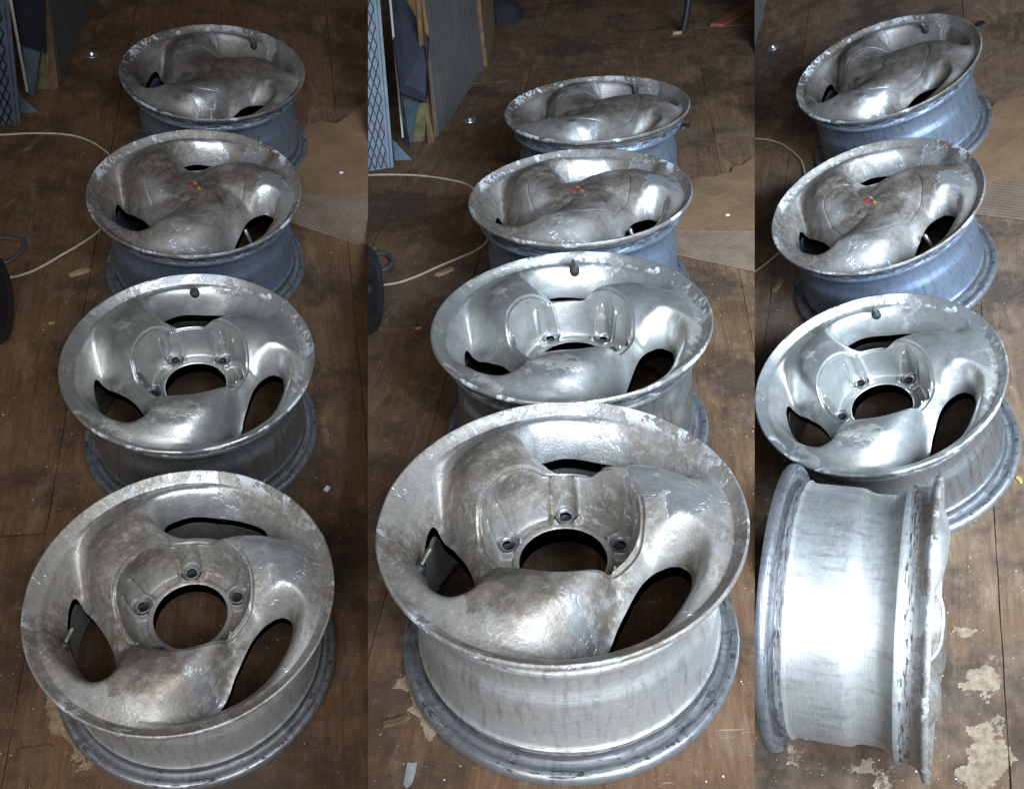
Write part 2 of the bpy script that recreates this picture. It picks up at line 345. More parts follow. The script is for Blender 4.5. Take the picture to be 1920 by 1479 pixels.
def face_arrays(lug):
    """lug = angle of one stud hole for an open hub, None for a capped wheel"""
    r0 = BORE if lug is not None else 0.36
    rs = np.concatenate([np.linspace(r0, .470, 42)[:-1], np.linspace(.470, .925, 60)]); nt = 360
    ts = np.arange(nt) * 360.0 / nt
    Rg, Tg = np.meshgrid(rs, ts, indexing='ij')
    Z = closed_z(Rg, Tg); X = Rg * np.cos(np.radians(Tg)); Y = Rg * np.sin(np.radians(Tg))
    W = win_sd(X, Y)
    if lug is not None:
        ring = sm(Rg, .424, .434); ledge = -0.02 * (1 - sm(Rg, .452, .460))
        zr = np.interp(Rg, [.249, .260, .282, .290, .352, .366, .418, .432], [-.375, -.366, -.366, -.382, -.385, -.365, -.14, -.09])
        dth = (np.mod(Tg - lug - 36 + 36, 72) - 36)   # ribs halfway between the studs
        zr = zr + 0.07 * np.exp(-(dth / 6.5) ** 2) * sm(Rg, .335, .355) * (1 - sm(Rg, .41, .42))
        Zo = Z + ledge
        Z = np.where(Rg < .426, np.minimum(zr, Zo), zr * (1 - ring) + Zo * ring)
        for i in range(5):
            lx, ly = polar(lug + 36 + 72 * i, .338); dl = np.hypot(X - lx, Y - ly); cl, sl_ = math.cos(math.radians(lug + 36 + 72 * i)), math.sin(math.radians(lug + 36 + 72 * i))
            al_ = np.clip(X * cl + Y * sl_, .338, .366); dc = np.hypot(X - al_ * cl, Y - al_ * sl_)
            pk = 1 - sm(dc, .062, .068); Z = np.where((pk > 0) & (Z > -.375), Z * (1 - pk) + pk * -.362, Z)
            Z = Z + .045 * np.exp(-((dc - .080) / .012) ** 2) * (Rg < .42) * (Rg > .285)
            W = np.minimum(W, dl - .036)
    else:
        rc = .445 + .035 * np.cos(np.radians(3 * (Tg - 40))); Z = Z - 0.010 * np.exp(-((Rg - rc - .003) / .006) ** 2)
    # slight unevenness of the casting
    Z = Z + 0.004 * np.sin(Tg * math.pi / 180 * 5 + 9 * Rg) * np.sin(14 * Rg) * (Rg > .45) * (Rg < .9)
    V = np.stack([X, Y, Z], -1).reshape(-1, 3); Wf = W.reshape(-1)
    nr = len(rs); i, j = np.meshgrid(np.arange(nr - 1), np.arange(nt), indexing='ij'); j2 = (j + 1) % nt
    a, b, c, d = i * nt + j, (i + 1) * nt + j, (i + 1) * nt + j2, i * nt + j2
    # smooth normals of the whole sheet
    tri = np.concatenate([np.stack([a, b, c], -1).reshape(-1, 3), np.stack([a, c, d], -1).reshape(-1, 3)])
    fn = np.cross(V[tri[:, 1]] - V[tri[:, 0]], V[tri[:, 2]] - V[tri[:, 0]]); VN = np.zeros_like(V)
    for q in range(3): np.add.at(VN, tri[:, q], fn)
    VN /= np.linalg.norm(VN, axis=1)[:, None]
    verts = V.tolist(); nrm = VN.tolist(); tris = []; cut = {}; wall = []
    def cutpt(p, q):
        k = (min(p, q), max(p, q))
        if k not in cut:
            t = Wf[p] / (Wf[p] - Wf[q]); v = V[p] + t * (V[q] - V[p]); nn = VN[p] + t * (VN[q] - VN[p]); nn /= np.linalg.norm(nn)
            cut[k] = len(verts); verts.append(v.tolist()); nrm.append(nn.tolist())
        return cut[k]
    ins = Wf < 0
    for t in tri.tolist():
        s_ = [ins[t[0]], ins[t[1]], ins[t[2]]]; n_in = sum(s_)
        if n_in == 0: tris.append(t)
        elif n_in == 1:
            k = s_.index(True); p, q, r_ = t[k], t[(k + 1) % 3], t[(k + 2) % 3]; x1, x2 = cutpt(p, q), cutpt(p, r_)
            tris += [[x1, q, r_], [x1, r_, x2]]; wall.append((x2, x1))
        elif n_in == 2:
            k = s_.index(False); p, q, r_ = t[k], t[(k + 1) % 3], t[(k + 2) % 3]; x1, x2 = cutpt(p, q), cutpt(p, r_)
            tris.append([p, x1, x2]); wall.append((x1, x2))
    for jj in range(nt): wall.append((jj, (jj + 1) % nt))     # the bore edge (or the seat of the cap)
    verts = np.array(verts); nrm = np.array(nrm)
    return verts, nrm, tris, wall
def split_face(lug, mat):
    """hub and three spokes as separate pieces of one casting; returns list of (name, mesh)"""
    verts, nrm, tris, wall = face_arrays(lug)
    def part_of(c):
        if math.hypot(c[0], c[1]) < .466: return 0
        return 1 + int(((math.degrees(math.atan2(c[1], c[0])) - 87) % 360) // 120)
    groups = {0: [], 1: [], 2: [], 3: []}; walls = {0: [], 1: [], 2: [], 3: []}
    T = np.array(tris); cen = verts[T].mean(1)
    for t, c in zip(tris, cen): groups[part_of(c)].append(t)
    for a, b in wall: walls[part_of((verts[a] + verts[b]) / 2)].append((a, b))
    out = []
    for g in range(4):
        idx = {}; V = []; Nn = []; F = []
        def use(i):
            if i not in idx: idx[i] = len(V); V.append(verts[i]); Nn.append(nrm[i])
            return idx[i]
        for t in groups[g]: F.append([use(i) for i in t])
        for a, b in walls[g]:
            hn = np.cross(verts[b] - verts[a], [0, 0, 1.0]); hn /= (np.linalg.norm(hn) + 1e-9)
            k = len(V); dz = np.array([0, 0, -.075 if math.hypot(*verts[a][:2]) > .3 else -.11])
            for q, off in ((a, 0), (b, 0), (b, 1), (a, 1)):
                V.append(verts[q] + dz * off); Nn.append(hn)
            F.append([k, k + 1, k + 2, k + 3])
        Vm = [((v[0]) * S, v[1] * S, (v[2] + 1.0) * S) for v in V]
        out.append(('hub' if g == 0 else 'spoke', Vm, F, Nn))
    return out

FRONT = [(.925, -.062), (.945, -.048), (.965, -.027), (.980, -.010), (.990, -.002), (.998, -.004), (1.003, -.014), (1.002, -.030), (.992, -.044), (.965, -.052), (.935, -.064), (.918, -.085), (.912, -.105)]
BARR = [(.912, -.105), (.906, -.135), (.905, -.158), (.914, -.172), (.921, -.186), (.918, -.204), (.895, -.222), (.868, -.245), (.848, -.272), (.838, -.31), (.837, -.40), (.845, -.44), (.864, -.475), (.871, -.51), (.874, -.66), (.877, -.82), (.884, -.838), (.896, -.850), (.894, -.868), (.886, -.882), (.884, -.90)]
BACK = [(.884, -.90), (.890, -.932), (.908, -.946), (.932, -.944), (.952, -.932), (.968, -.924), (.984, -.926), (.997, -.937), (1.004, -.955), (1.005, -.978), (1.000, -.995), (.985, -1.0), (.965, -.992), (.945, -.975), (.90, -.965), (.862, -.93), (.846, -.87)]
INNER = [(.846, -.87), (.842, -.5), (.815, -.455), (.80, -.42), (.80, -.31)]
up1 = lambda prof: [(r, z + 1.0) for r, z in prof]

def cap_radius(t): return .445 + .035 * math.cos(math.radians(3 * (t - 40))) 
def cap_mesh():
    nr, nt = 40, 180; F = []
    tt = np.arange(nt) * 360.0 / nt; ff = np.arange(1, nr + 1) / nr
    rg = ff[:, None] * (.445 + .035 * np.cos(np.radians(3 * (tt - 40))))[None, :]; tg = np.broadcast_to(tt, rg.shape)
    zg = closed_z(rg, tg) + .007 - .005 * np.clip((ff - .93) / .07, 0, 1)[:, None] ** 2
    V = [(0, 0, .019)] + [tuple(q) for q in np.stack([rg * np.cos(np.radians(tg)), rg * np.sin(np.radians(tg)), zg], -1).reshape(-1, 3).tolist()]
    for j in range(nt): F.append((0, 1 + j, 1 + (j + 1) % nt))
    for i in range(nr - 1):
        for j in range(nt):
            a, b = 1 + i * nt + j, 1 + i * nt + (j + 1) % nt; F.append((a, a + nt, b + nt, b))
    k = len(V)
    for j in range(nt):
        x, y, z = V[1 + (nr - 1) * nt + j]; V.append((x * .995, y * .995, z - .035))
    for j in range(nt):
        a, b = 1 + (nr - 1) * nt + j, 1 + (nr - 1) * nt + (j + 1) % nt; F.append((a, k + j, k + (j + 1) % nt, b))
    return [(x * S, y * S, (z + 1) * S) for x, y, z in V], F
def drape(pts2, lift=.0095):
    """lay flat outline points (wheel radii) on the cap"""
    out = []
    for x, y in pts2:
        r = math.hypot(x, y); t = math.degrees(math.atan2(y, x)); z = float(closed_z(np.array([r]), np.array([t]))[0]); out.append((x * S, y * S, (z + 1 + lift) * S))
    return out
def text_mesh(txt, size):
    cu = bpy.data.curves.new('lettering', 'FONT'); cu.body = txt; cu.size = size; cu.align_x = 'CENTER'; cu.align_y = 'CENTER'; cu.space_character = 1.15; cu.resolution_u = 3
    o = bpy.data.objects.new('lettering', cu); C.objects.link(o); dg = bpy.context.evaluated_depsgraph_get(); dg.update()
    me = bpy.data.meshes.new_from_object(o.evaluated_get(dg)); V = [(v.co.x, v.co.y) for v in me.vertices]; F = [tuple(p.vertices) for p in me.polygons]
    C.objects.unlink(o); bpy.data.objects.remove(o); bpy.data.curves.remove(cu); bpy.data.meshes.remove(me)
    return V, F

LUG = {'A': 29.0 + 36, 'B': 50.5 + 36}
VALVE = {'A': (204, .80), 'B': (91, .845), 'C': (322, .735), 'D': (88, .845)}
PROTO = {}
def make_parts(kind):
    """list of (name, mesh object, [sub-parts]) for one wheel; meshes are shared by later copies"""
    P = []
    for nm, V, F, Nn in split_face(LUG.get(kind), FACE[kind]):
        P.append((nm, mesh_obj(nm, V, F, FACE[kind], normals=Nn), []))
    sd = {'A': 1, 'B': 5, 'C': 9, 'D': 13}[kind]
    V, F = lathe(up1(FRONT), 200, .0018, sd); P.append(('front_flange', mesh_obj('front_flange', SC(V), F, FACE[kind], sharp=50), []))
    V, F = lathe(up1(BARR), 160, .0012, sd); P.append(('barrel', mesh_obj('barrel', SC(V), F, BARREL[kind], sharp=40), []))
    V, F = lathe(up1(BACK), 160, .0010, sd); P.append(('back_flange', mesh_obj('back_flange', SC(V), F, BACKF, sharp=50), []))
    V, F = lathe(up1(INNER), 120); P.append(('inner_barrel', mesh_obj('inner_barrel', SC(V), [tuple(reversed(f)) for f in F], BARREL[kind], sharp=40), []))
    # valve: rubber foot, stem, cap
    t, r = VALVE[kind]; z0 = float(closed_z(np.array([r]), np.array([float(t)]))[0]) + 1
    if kind == 'C': z0 = .62
    bx, by = polar(t, r); ax = Vector((-math.cos(math.radians(t)) * .45, -math.sin(math.radians(t)) * .45, .9)).normalized()
    if kind == 'A': ax = Vector((-math.cos(math.radians(t + 35)) * .7, -math.sin(math.radians(t + 35)) * .7, .62)).normalized()
    q = ax.to_track_quat('Z', 'Y').to_matrix().to_4x4(); M = Matrix.Translation((bx * S, by * S, z0 * S)) @ q
    def vpart(name, prof, mat, n=14):
        V, F = lathe(prof, n); return mesh_obj(name, [M @ Vector((a * S, b * S, c * S)) for a, b, c in V], F, mat, sharp=40)
    L = .20 if kind == 'C' else .085
    st = vpart('valve_stem', [(.0, -.05), (.020, -.05), (.020, L * .3), (.017, L * .35), (.017, L * .8), (.013, L), (0, L)], BRASS if kind != 'B' else STEEL)
    cp = vpart('valve_cap', [(.0, L + .045), (.012, L + .044), (.0175, L + .034), (.0185, L - .01), (.0185, L - .02), (0.01, L - .02)], BRASS if kind in 'AB' else STEEL)
    gm = vpart('valve_grommet', [(.02, .028), (.034, .022), (.042, .004), (.045, -.03)], RUBBER)
    P.append(('valve_stem', st, [cp, gm]))
    if kind in LUG:
        for i in range(5):
            a = LUG[kind] + 36 + 72 * i; lx, ly = polar(a, .338)
            V, F = lathe([(.061, .630), (.058, .649), (.050, .651), (.044, .644), (.036, .618), (.0355, .52)], 24)
            P.append(('stud_seat', mesh_obj('stud_seat', [((v[0] + lx) * S, (v[1] + ly) * S, v[2] * S) for v in V], F, STEEL, sharp=40), []))
        if kind == 'A':     # small raised casting marks inside the hub
            V = []; F = []
            for i in range(15):
                a = 38 + i * 3.0; x, y = polar(a, .396); k = len(V)
                for dx, dy, dz in ((-.006, -.004, .0), (.006, -.004, 0), (.006, .004, 0), (-.006, .004, 0), (-.004, -.002, .009), (.004, -.002, .009), (.004, .003, .009), (-.004, .003, .009)):
                    V.append(((x + dx) * S, (y + dy) * S, (1 - .222 + dz) * S))
                F += [(k + 4, k + 5, k + 6, k + 7)] + [(k + j, k + (j + 1) % 4, k + 4 + (j + 1) % 4, k + 4 + j) for j in range(4)]
            P.append(('casting_marks', mesh_obj('casting_marks', V, F, FACE[kind]), []))
    else:
        V, F = cap_mesh(); cap = mesh_obj('centre_cap', V, F, FACE[kind], sharp=40); subs = []
        ang = math.radians(52 if kind == 'C' else 110); ca, sa = math.cos(ang), math.sin(ang); ox, oy = (-.01, -.02) if kind == 'C' else (.0, .0)
        R2 = lambda pts, g=1.0: [(ox + g * (x * ca - y * sa), oy + g * (x * sa + y * ca)) for x, y in pts]
        tv, tf = text_mesh('POWERTECH', .050)
        subs.append(mesh_obj('emblem_lettering', drape(R2(tv)), tf, INK if kind == 'C' else FADED))
        if kind == 'C':
            for nm, mat, poly in (('emblem_red_mark', RED, [(-.055, .030), (-.040, .095), (-.018, .060), (.012, .105), (.022, .024), (-.006, .055), (-.028, .024)]),
                                  ('emblem_orange_mark', ORANGE, [(.045, .026), (.072, .026), (.088, .10), (.062, .10)]),
                                  ('emblem_orange_mark', ORANGE, [(.012, -.024), (.040, -.024), (.018, -.115), (.006, -.09)]),
                                  ('emblem_red_mark', RED, [(-.036, -.024), (-.012, -.024), (-.024, -.085), (-.042, -.07)])):
                subs.append(mesh_obj(nm, drape(R2(poly, .75)), [tuple(range(len(poly)))], mat))
        P.append(('centre_cap', cap, subs))
    return P
def add_wheel(kind, M, label, base=Vector((0, 0, 0))):
    root = empty('alloy_wheel', M @ Matrix.Translation(base)); tag(root, label, 'wheel', 'worn three-spoke alloy wheels')
    first = kind not in PROTO
    if first: PROTO[kind] = make_parts(kind)
    for nm, o, subs in PROTO[kind]:
        p = o if first else o.copy()
        if not first: C.objects.link(p)
        p.parent = root; p.matrix_parent_inverse = Matrix(); p.location = -base
        for s_ in subs:
            c = s_ if first else s_.copy()
            if not first: C.objects.link(c)
            c.parent = p; c.matrix_parent_inverse = Matrix(); c.location = (0, 0, 0)
    return root

# ------------------------------------------------------------------ floors
def floor_mat(name, k, peels, oils, dusty, tint):
    N = NT(name); p, q = N.coords(3.3 * k)
    ln = DECK[k]['line']; a = math.atan2(ln[1][0] - ln[0][0], ln[1][1] - ln[0][1])
    mp = N.n('Mapping'); N.put(mp.inputs[0], p); mp.inputs['Rotation'].default_value = (0, 0, a); g = mp.outputs[0]
    rnd = N.n('ObjectInfo').outputs['Random']; gs = N.vec('ADD', g, N.comb(N.math('MULTIPLY', rnd, 9.0), N.math('MULTIPLY', rnd, 31.0), 0.0))
    grain = N.noise(N.vec('MULTIPLY', gs, (15.0, 0.9, 1)), 2.0, 9, 0.68, 0.6); fine = N.noise(N.vec('MULTIPLY', gs, (60.0, 4.0, 1)), 2.2, 6, 0.7)
    big = N.noise(q, 0.55, 6, 0.6); mid = N.noise(q, 2.6, 9, 0.7); small = N.noise(q, 16, 8, 0.7)
    f = N.math('ADD', N.math('MULTIPLY', grain, 0.55), N.math('ADD', N.math('MULTIPLY', fine, 0.2), N.math('MULTIPLY', mid, 0.25)))
    col = N.mix(N.step(f, 0.33, 0.68), (0.036, 0.0195, 0.0105), (0.118, 0.070, 0.038))
    col = N.mix(N.step(rnd, 0, 1, 0, 0.4), col, (0.085, 0.058, 0.040))
    d = N.step(N.math('ADD', N.math('MULTIPLY', big, 0.6), N.math('MULTIPLY', mid, 0.4)), 0.60 - 0.16 * dusty, 0.74 - 0.1 * dusty)
    col = N.mix(N.math('MULTIPLY', d, 0.7), col, N.mix(small, (0.048, 0.039, 0.033), (0.110, 0.093, 0.079)))
    worn = N.step(N.noise(N.vec('MULTIPLY', gs, (2.2, 0.55, 1)), 1.6, 5, 0.75, 0.8), 0.52, 0.68); col = N.mix(N.math('MULTIPLY', worn, 0.55), col, N.mix(fine, (0.115, 0.078, 0.050), (0.20, 0.150, 0.105)))
    scr = N.noise(N.vec('MULTIPLY', N.vec('ADD', q, (4.0, 1.0, 0)), (3.0, 42.0, 1)), 1.0, 3, 0.5, 0.9); col = N.mix(N.math('MULTIPLY', N.math('MULTIPLY', N.step(scr, 0.69, 0.72), N.step(mid, 0.5, 0.6)), 0.5), col, (0.24, 0.22, 0.20))
    # thick dark grain cracks
    col = N.mix(N.math('MULTIPLY', N.step(grain, 0.64, 0.70), 0.5), col, (0.035, 0.024, 0.016))
    stain = N.step(N.noise(q, 1.1, 8, 0.74), 0.48, 0.60); col = N.mix(N.math('MULTIPLY', stain, 0.75), col, (0.026, 0.018, 0.013))
    col = N.mix(N.math('MULTIPLY', N.step(N.noise(gs, 3.4, 8, 0.8), 0.56, 0.72), 0.4), col, (0.115, 0.098, 0.083))
    h = N.math('ADD', N.math('MULTIPLY', f, 0.7), N.math('MULTIPLY', small, 0.3))
    if peels:
        b = N.blobs(p, peels); e = N.math('ADD', b, N.math('ADD', N.math('MULTIPLY', mid, 0.55), N.math('MULTIPLY', small, 0.18)))
        pm = N.step(e, 0.785, 0.825); col = N.mix(N.math('MULTIPLY', pm, N.step(mid, 0.35, 0.6, 0.6, 0.95)), col, N.mix(N.step(small, 0.35, 0.68), (0.105, 0.078, 0.052), (0.235, 0.188, 0.135)))
        h = N.math('ADD', h, N.math('MULTIPLY', pm, -0.8))
    if oils:
        b = N.blobs(p, oils); sp = N.vor(q, 16.0); e = N.math('MULTIPLY', N.step(b, 0.25, 0.7), N.step(N.math('ADD', sp.outputs['Distance'], N.math('MULTIPLY', small, 0.3)), 0.40, 0.34))
        c2 = N.step(N.noise(q, 5, 4, 0.6), 0.45, 0.52); col = N.mix(N.math('MULTIPLY', N.math('MULTIPLY', e, c2), 0.85), col, (0.022, 0.016, 0.012))
    # scattered dust, chips and filings
    for sc, th, cc, am in ((26, 0.085, (0.62, 0.60, 0.58), .8), (11, 0.05, (0.72, 0.71, 0.70), .8), (48, 0.10, (0.45, 0.43, 0.42), .6), (34, 0.10, (0.02, 0.016, 0.013), .8)):
        v = N.vor(N.vec('ADD', q, (sc * 0.13, 0, 0)), sc); keep = N.step(N.xyz(v.outputs['Color'])[0], 0.80, 0.82)
        s_ = N.math('MULTIPLY', N.step(N.math('ADD', v.outputs['Distance'], N.math('MULTIPLY', small, 0.12)), th + .075, th + .05), keep); col = N.mix(N.math('MULTIPLY', s_, am), col, cc)
    N.bump(h, 0.5, 0.0035)
    tx = N.n('Mix', data_type='RGBA', blend_type='MULTIPLY'); tx.inputs[0].default_value = 1.0; N.put(tx.inputs[6], col); tx.inputs[7].default_value = (*tint, 1); col = tx.outputs[2]
    return N.out(col, N.step(mid, 0.3, 0.7, 0.62, 0.80), 0.0, 0.3)
SUB = simple('dusty_gap_between_boards', (0.055, 0.040, 0.029), 0.9, 0, 0.3, 5)
FL = {1: floor_mat('worn_brown_boards_left', 1, [(-2.36, 2.76, .22, .5), (-2.25, 2.55, .22, .55), (-2.12, 2.36, .22, .55), (-2.45, 2.95, .17, .45)], [(-.75, 5.6, .5, 1), (-1.0, 6.05, .35, 1), (-.35, 4.4, .3, 1), (-3.4, 5.5, .5, .6)], 0.35, (1.45, 1.24, 1.04)),
      2: floor_mat('worn_brown_boards_middle', 2, [(-1.02, 3.32, .17, .48), (-.93, 3.12, .17, .5), (-.83, 2.97, .15, .5), (.6, 2.62, .2, .35)], [(1.3, 5.67, .4, 1), (1.1, 6.3, .4, 1), (-1.2, 6.3, .4, .9)], 0.55, (1.55, 1.40, 1.27)),
      3: floor_mat('worn_brown_boards_right', 3, [(.30, 3.80, .15, .5), (.40, 3.55, .12, .45), (.36, 3.38, .13, .45), (.27, 3.30, .17, .5), (.33, 3.10, .13, .45), (.20, 3.0, .16, .45), (.18, 2.82, .22, .5), (.02, 2.66, .22, .5), (-.55, 2.75, .26, .45), (-.72, 2.95, .16, .4), (-1.13, 3.12, .17, .42), (-1.0, 2.95, .14, .4)], [(.55, 2.8, .3, 1)], 0.95, (1.75, 1.66, 1.60))}
def clip_poly(poly, planes):
    for (px, py), (nx, ny) in planes:
        out = []
        for i in range(len(poly)):
            a, b = poly[i - 1], poly[i]; da = (a[0] - px) * nx + (a[1] - py) * ny; db = (b[0] - px) * nx + (b[1] - py) * ny
            if (da >= 0) != (db >= 0):
                t = da / (da - db); out.append((a[0] + t * (b[0] - a[0]), a[1] + t * (b[1] - a[1])))
            if db >= 0: out.append(b)
        poly = out
        if len(poly) < 3: return []
    return poly
REGION = {1: [(-9, 1.2), (4, 1.2), (4, 15.5), (-9, 15.5)], 2: [(-7, 1.4), (7, 1.4), (7, 22), (-7, 22)], 3: [(-4, 1.4), (6.5, 1.4), (6.5, 17.5), (-4, 17.5)]}
SEAM = {1: [-7.6, -6.3, -5.0, -3.7, -2.5, -1.25, 1.38, 2.7, 4.0, 5.3], 2: [-7.6, -6.2, -4.9, -3.6, -2.4, -1.2, 1.40, 2.75, 4.1, 5.4, 6.8], 3: [-6.4, -5.1, -3.8, -2.6, -1.35, .76, 2.2, 3.6, 5.0, 6.4]}
for k in (1, 2, 3):
    d = DECK[k]; fl = []
    for co, no in edge_planes(k):   # where the cut plane meets this floor
        nn = Vector((no.x, no.y)); off = co.z * no.z; pt = nn * (off / nn.length_squared); fl.append(((pt.x, pt.y), (nn.x, nn.y)))
    base = clip_poly(REGION[k], fl)
    v, f = slab([(x, y, -.035) for x, y in base], (0, 0, -.16))
    fo = mesh_obj('floor', SC(v), [tuple(reversed(x)) for x in f], SUB); fo.matrix_world = d['M']; fo['kind'] = 'structure'
    fo['label'] = {1: 'brown wooden boards under the left row of wheels', 2: 'brown wooden boards under the middle row of wheels', 3: 'greyer wooden boards under the right row of wheels'}[k]
    (ax, ay), (bx, by) = d['line']; dr = Vector((bx - ax, by - ay)).normalized(); pe = Vector((dr.y, -dr.x))
    for i in range(len(SEAM[k]) - 1):
        q0, q1 = SEAM[k][i] + .0025, SEAM[k][i + 1] - .0025
        cuts = [-4.0]; j = random.uniform(1.2, 8)
        if k == 1 and q1 < -1.2 and q1 > -1.4: cuts += [1.20, 12.5]
        elif not (q0 < 0 < q1): cuts += [j, j + random.uniform(5.5, 8.0)]
        cuts.append(24)
        for c0, c1 in zip(cuts, cuts[1:]):
            o_ = Vector((ax, ay)); corners = [o_ + pe * q + dr * t for q, t in ((q0, c0 + .008), (q1, c0 + .008), (q1, c1 - .008), (q0, c1 - .008))]
            rag = []
            for ci in range(4):
                A_, B_ = corners[ci], corners[(ci + 1) % 4]; n_ = max(1, int((B_ - A_).length / .22)); nv = Vector((-(B_ - A_).y, (B_ - A_).x)).normalized()
                rag += [A_.lerp(B_, q_ / n_) + nv * max(0.0, random.gauss(.0, .0028)) for q_ in range(n_)]
            poly = clip_poly([tuple(c) for c in rag], fl)
            if not poly: continue
            R_ = REGION[k]; box = [((0, R_[0][1]), (0, 1)), ((0, R_[2][1]), (0, -1)), ((R_[0][0], 0), (1, 0)), ((R_[1][0], 0), (-1, 0))]
            poly = clip_poly(poly, box)
            if not poly: continue
            z = random.uniform(-.004, .004)
            v, f = slab([(x, y, z) for x, y in poly], (0, 0, -.034)); mesh_obj('plank', SC(v), [tuple(reversed(x)) for x in f], FL[k], parent=fo)

# ------------------------------------------------------------------ wheels
T = lambda k, s, t, rot: DECK[k]['M'] @ Matrix.Translation((s * S, t * S, 0.006 * S)) @ Matrix.Rotation(math.radians(rot), 4, 'Z')
ROWN = {1: 'left', 2: 'middle', 3: 'right'}
DESC = {'A': 'open-hub alloy wheel with peeling brown film, nearest of the {} row',
        'B': 'clean silver alloy wheel with open hub, second from the front in the {} row',
        'C': 'alloy wheel with red and orange emblem on its cap, third in the {} row',
        'D': 'brown-capped alloy wheel with faded emblem, farthest of the {} row'}
POS = {1: {'A': (-1.467, 3.087, 0), 'B': (-1.900, 5.218, 10), 'C': (-2.335, 7.411, 4), 'D': (-2.619, 9.573, -18)},
       2: {'A': (-0.054, 3.617, -16), 'B': (0.103, 5.588, -6), 'C': (0.294, 7.707, -12), 'D': (0.604, 9.867, -34)},
       3: {'B': (0.344, 5.603, -17), 'C': (0.962, 7.855, -23), 'D': (1.733, 10.16, -45)}}
for k in POS:
    for kind, (s_, t_, rot) in POS[k].items():
        lab = DESC[kind].format(ROWN[k])
        if k == 3 and kind == 'B': lab = 'clean silver open-hub wheel lying behind the upright wheel in the right row'
        if k == 3 and kind == 'C': lab = 'alloy wheel with red and orange emblem on its cap, middle of the right row'
        add_wheel(kind, T(k, s_, t_, rot), lab)
# the wheel stood on its edge, barrel towards the viewer, face to the right
s_, t_, al, be, z_ = -0.335, 3.49, -0.36, -0.144, 1.077
axv = Vector((math.cos(al) * math.cos(be), math.sin(al) * math.cos(be), math.sin(be)))
e1 = Vector((0, 0, 1)).cross(axv).normalized(); e2 = axv.cross(e1)
spin = math.radians(20); f1 = e1 * math.cos(spin) + e2 * math.sin(spin); f2 = axv.cross(f1)
Ms = Matrix((f1, f2, axv)).transposed().to_4x4(); Ms.translation = (Vector((s_, t_, z_ - .012)) - axv * .5) * S
low = Ms.inverted() @ (Vector((s_, t_, 0)) * S)
add_wheel('A', DECK[3]['M'] @ Ms, 'alloy wheel standing on its edge with its bright barrel facing the viewer', Vector((low.x, low.y, 0)))

# ------------------------------------------------------------------ leaning sheets, cords and litter
M_MESH = simple('blue_grey_painted_steel', (0.085, 0.108, 0.14), 0.5, 0.3, 0.3, 5)
M_STRAND = simple('rusty_steel_strand', (0.025, 0.022, 0.022), 0.55, 0.5, 0.5, 8)
M_WHITE = simple('chipped_white_paint', (0.42, 0.40, 0.36), 0.6, 0, 0.3, 9)
M_NAVY = simple('dark_navy_board', (0.010, 0.011, 0.021), 0.6, 0, 0.6, 5)
M_OCHRE = simple('ochre_board', (0.19, 0.11, 0.038), 0.65, 0, 0.3, 3)
M_TEAL = simple('teal_painted_sheet', (0.07, 0.10, 0.115), 0.5, 0.1, 0.35, 5)
M_YELLOW = simple('stained_yellow_sheet', (0.17, 0.15, 0.075), 0.6, 0, 0.45, 5)
M_BLUE = simple('pale_blue_sheet', (0.085, 0.115, 0.15), 0.5, 0.1, 0.25, 5)
M_PLY = simple('grey_weathered_plywood', (0.10, 0.092, 0.088), 0.75, 0, 0.45, 4, 0.4, stretch=(4, 4, .6))
M_PLYE = simple('splintered_plywood_edge', (0.15, 0.088, 0.042), 0.8, 0, 0.6, 5, 0.6, stretch=(5, 5, .8))
M_CARD = simple('brown_cardboard', (0.165, 0.092, 0.046), 0.8, 0, 0.35, 2.2, 0.25)
M_FLUTE = simple('torn_cardboard_flutes', (0.135, 0.088, 0.058), 0.85, 0, 0.35, 4, 0.3)
M_CORD = simple('dirty_white_cord', (0.36, 0.30, 0.22), 0.6, 0, 0.3, 9)
M_CABLE = simple('dark_grey_cable', (0.05, 0.05, 0.055), 0.5, 0, 0.3, 9)
M_CHIP = simple('pale_wood_chip', (0.26, 0.175, 0.095), 0.75, 0, 0.3, 8)
M_TWIG = simple('rust_brown_splinter', (0.09, 0.052, 0.024), 0.8, 0, 0.4, 8)
M_FLAKE = simple('white_flake', (0.66, 0.66, 0.68), 0.6, 0, 0.15, 8)
M_SMEAR = simple('grey_paint_smear', (0.20, 0.205, 0.21), 0.6, 0, 0.4, 12)
M_YEL = simple('yellow_flake', (0.34, 0.25, 0.06), 0.6, 0, 0.2, 8)
M_ZINC = simple('zinc_washer', (0.55, 0.56, 0.58), 0.3, 0.9, 0.2, 8, 0.1)
M_REDW = simple('reddish_painted_stick', (0.16, 0.06, 0.035), 0.6, 0, 0.35, 5, stretch=(6, 6, 1))
M_BLACK = simple('black_tube', (0.015, 0.015, 0.018), 0.4, 0, 0.3, 6)
M_CLOTH = simple('black_cloth', (0.012, 0.012, 0.016), 0.9, 0, 0.5, 12, 0.5)
V3 = Vector
NAME = {1: 'left', 2: 'middle', 3: 'right'}
